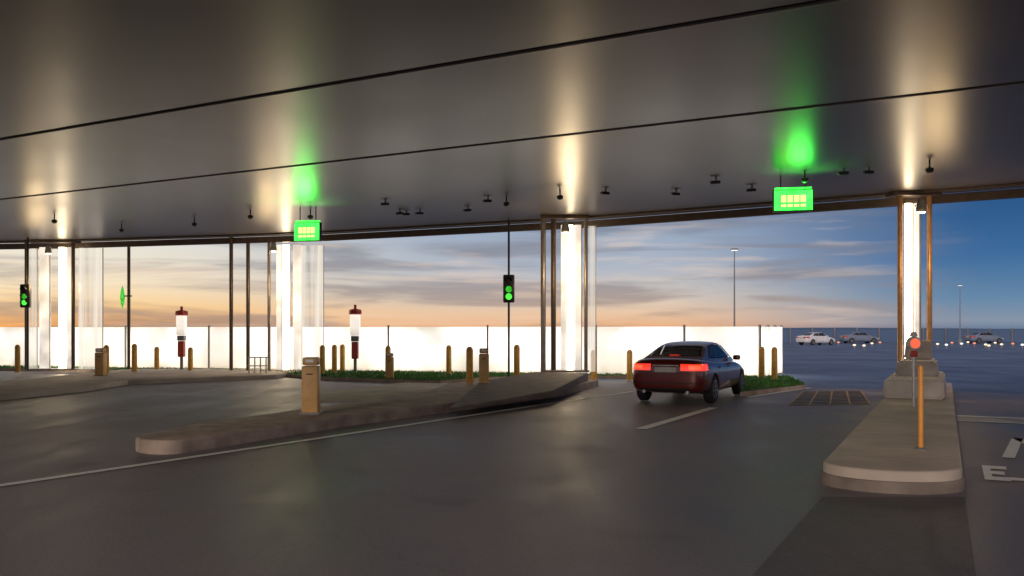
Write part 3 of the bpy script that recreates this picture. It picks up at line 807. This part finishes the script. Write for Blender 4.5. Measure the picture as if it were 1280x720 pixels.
# ---------------------------------------------------------------- far lot
FY = 112
fx0, fx1 = XD(960, FY)[0], 170
fence = thing('perimeter_fence', (0, FY, 0), 'long dark blue perimeter fence behind the lot', 'fence')
bm = NB(); bm_box(bm, (fx0+fx1)/2, 0, .85, fx1-fx0, .06, 1.6); make('panels', bm, M_FENCE, fence)
k = fx0
while k < 85:
    bm = NB(); bm_box(bm, k, -.08, .98, .14, .1, 1.96); make('post', bm, M_STEEL, fence); k += 2.9
def lot_light(px, d, h, label):
    x, y = XD(px, d)
    t = thing('lot_lamp', (x, y, 0), label, 'street lamp', group='tall lot lamps')
    bm = NB(); bm_lathe(bm, 0, 0, [(.2, 0), (.2, .6), (.07, .62), (.035, h)], 14); make('pole', bm, M_GREY, t, smooth=True)
    bm = NB(); bm_box(bm, 0, 0, h+.08, .46, .3, .12, bev=.03); hd = make('lamp_head', bm, M_GREY, t)
    bm = NB(); bm_box(bm, 0, 0, h+.0, .40, .24, .03); make('lens', bm, M_FARW, hd)
    return t
lot_light(918, 60, EYE+(HZ-313)/F*60, 'tall thin lot lamp against the dusk sky')
lot_light(1200, 98, EYE+(HZ-357)/F*98, 'tall thin lot lamp standing in the far lot')
def low_lamp(x, y, m):
    t = thing('low_light', (x, y, 0), 'small glowing marker light at the lot edge', 'light', group='marker lights along the far lot')
    bm = NB(); bm_cyl(bm, 0, 0, 0, .25, .06, seg=10); make('post', bm, M_GREY, t, smooth=True)
    bm = NB(); bm_lathe(bm, 0, 0, [(.08, .25), (.13, .29), (.13, .35), (.06, .40)], 12); make('lens', bm, m, t, smooth=True)
    return t
la = low_lamp(*XD(1068, 76), M_FARL); lb = low_lamp(*XD(1183, 78), M_FARW); lr = low_lamp(*XD(1218, 86), M_FARR)
for px, d in ((1090, 86), (1172, 82), (1232, 79), (1244, 90), (1252, 80), (1080, 74), (1210, 94), (1236, 74)):
    dup(la, (*XD(px, d), 0))
for px, d in ((1202, 84), (1278, 78)):
    dup(lb, (*XD(px, d), 0))
for px, d in ((1100, 92), (1266, 84), (1048, 92), (1190, 90)):
    dup(lr, (*XD(px, d), 0))
# far land silhouette
bm = NB(); pts = []
for i in range(121):
    a = math.radians(-55 + i*110/120); R = 1500
    h = 2.5 + 2.5*abs(math.sin(i*.17))*abs(math.sin(i*.05+1)) + random.uniform(0, .5)
    pts.append((R*math.sin(a), R*math.cos(a), h))
lo = [bm.verts.new((p[0], p[1], -2)) for p in pts]; hi = [bm.verts.new(p) for p in pts]; bk = [bm.verts.new((p[0]*1.2, p[1]*1.2, -2)) for p in pts]
for i in range(120):
    bm.faces.new((lo[i], lo[i+1], hi[i+1], hi[i])); bm.faces.new((hi[i], hi[i+1], bk[i+1], bk[i]))
make('hills', bm, M_HILL, kind='structure')

# ---------------------------------------------------------------- world
w = bpy.data.worlds.new('World'); sc.world = w; w.use_nodes = True
nt = w.node_tree; N = nt.nodes; L = nt.links
bg = N['Background']; bg.inputs['Strength'].default_value = 1.0
tc = N.new('ShaderNodeTexCoord'); sp = N.new('ShaderNodeSeparateXYZ'); L.new(tc.outputs['Generated'], sp.inputs[0])
def ramp(stops, src):
    r = N.new('ShaderNodeValToRGB'); cr = r.color_ramp
    cr.elements[0].position = stops[0][0]; cr.elements[0].color = lin(*stops[0][1])
    cr.elements[1].position = stops[-1][0]; cr.elements[1].color = lin(*stops[-1][1])
    for p, c in stops[1:-1]:
        e = cr.elements.new(p); e.color = lin(*c)
    L.new(src, r.inputs['Fac']); return r.outputs['Color']
pw = N.new('ShaderNodeMath'); pw.operation = 'POWER'; pw.inputs[1].default_value = .5
mx = N.new('ShaderNodeMath'); mx.operation = 'MAXIMUM'; mx.inputs[1].default_value = 0
L.new(sp.outputs['Z'], mx.inputs[0]); L.new(mx.outputs[0], pw.inputs[0]); EL = pw.outputs[0]
left = ramp([(0, (235, 150, 85)), (.10, (252, 184, 108)), (.16, (252, 208, 145)), (.22, (250, 228, 192)), (.30, (234, 228, 214)), (.42, (200, 207, 212)), (.6, (130, 136, 150)), (1, (95, 98, 115))], EL)
mid = ramp([(0, (190, 145, 125)), (.08, (236, 182, 138)), (.14, (232, 196, 164)), (.20, (208, 196, 186)), (.27, (172, 180, 194)), (.38, (140, 160, 188)), (.6, (110, 116, 138)), (1, (92, 95, 112))], EL)
right = ramp([(0, (80, 105, 140)), (.1, (132, 146, 166)), (.18, (96, 132, 166)), (.28, (48, 100, 152)), (.38, (20, 74, 128)), (.6, (55, 80, 120)), (1, (80, 88, 112))], EL)
def mr(src, a, b):
    m = N.new('ShaderNodeMapRange'); m.interpolation_type = 'SMOOTHSTEP'
    m.inputs['From Min'].default_value = a; m.inputs['From Max'].default_value = b; L.new(src, m.inputs['Value']); return m.outputs['Result']
def mix(f, a, b, mode='MIX'):
    m = N.new('ShaderNodeMix'); m.data_type = 'RGBA'; m.blend_type = mode
    if isinstance(f, float): m.inputs[0].default_value = f
    else: L.new(f, m.inputs[0])
    for s_, i in ((a, 6), (b, 7)):
        if isinstance(s_, tuple): m.inputs[i].default_value = s_
        else: L.new(s_, m.inputs[i])
    return m.outputs[2]
c1 = mix(mr(sp.outputs['X'], -.48, -.02), left, mid)
c2 = mix(mr(sp.outputs['X'], .14, .48), c1, right)
def cloud(scale, rot, nscale, lo_, hi_, amt, dist, det=5):
    mp = N.new('ShaderNodeMapping'); mp.inputs['Scale'].default_value = scale; mp.inputs['Rotation'].default_value = (0, rot, 0); L.new(tc.outputs['Generated'], mp.inputs['Vector'])
    cn = N.new('ShaderNodeTexNoise'); cn.inputs['Scale'].default_value = nscale; cn.inputs['Detail'].default_value = det; cn.inputs['Roughness'].default_value = .52; cn.inputs['Distortion'].default_value = dist
    L.new(mp.outputs['Vector'], cn.inputs['Vector'])
    cm = N.new('ShaderNodeMath'); cm.operation = 'MULTIPLY'; cm.inputs[1].default_value = amt; L.new(mr(cn.outputs['Fac'], lo_, hi_), cm.inputs[0])
    cf = N.new('ShaderNodeMath'); cf.operation = 'MULTIPLY'; L.new(cm.outputs[0], cf.inputs[0])
    inv = N.new('ShaderNodeMath'); inv.operation = 'SUBTRACT'; inv.inputs[0].default_value = 1; L.new(mr(sp.outputs['X'], .30, .5), inv.inputs[1]); L.new(inv.outputs[0], cf.inputs[1])
    return cf.outputs[0]
cl_mid = ramp([(0, (122, 106, 110)), (.15, (160, 138, 130)), (.25, (136, 130, 138)), (.36, (116, 122, 140)), (.6, (95, 100, 120)), (1, (80, 86, 106))], EL)
c3 = mix(cloud((2.0, 2.0, 24), .035, 1.5, .44, .62, .72, .5), c2, cl_mid)
c3 = mix(cloud((4, 4, 44), -.05, 1.6, .52, .72, .35, .2), c3, lin(240, 210, 184))
# the unseen sky behind the viewer: even grey dusk, brightened as foreground fill
c4 = mix(mr(sp.outputs['Y'], .40, -.2), c3, lin(200, 189, 198))
sky = N.new('ShaderNodeTexSky'); sky.sky_type = 'NISHITA'; sky.sun_disc = False; sky.sun_elevation = math.radians(16); sky.sun_rotation = math.radians(205)
sk = mix(1.0, sky.outputs['Color'], (.003, .003, .003, 1), 'MULTIPLY')
c5 = mix(1.0, c4, sk, 'ADD')
L.new(c5, bg.inputs['Color'])
# added warm fill from behind the viewer, reaching in under the canopy
sl = bpy.data.lights.new('warm_fill', 'SUN'); sl.energy = 1.1; sl.angle = math.radians(14); sl.color = (1, .83, .68)
so = bpy.data.objects.new('warm_fill', sl); COL.objects.link(so)
az = math.radians(205); el = math.radians(16)
so.rotation_euler = Vector((-math.sin(az)*math.cos(el), -math.cos(az)*math.cos(el), -math.sin(el))).to_track_quat('-Z', 'Y').to_euler()

# ---------------------------------------------------------------- camera
cam = bpy.data.cameras.new('camera'); co = bpy.data.objects.new('camera', cam); COL.objects.link(co)
co.location = (0, 0, EYE); co.rotation_euler = (math.radians(90), 0, 0)
cam.sensor_width = 36; cam.lens = F/1280*36; cam.shift_y = (HZ-360)/1280; cam.clip_end = 6000; cam.clip_start = .05
sc.camera = co
sc.view_settings.view_transform = 'Standard'; sc.view_settings.look = 'None'; sc.view_settings.exposure = 0
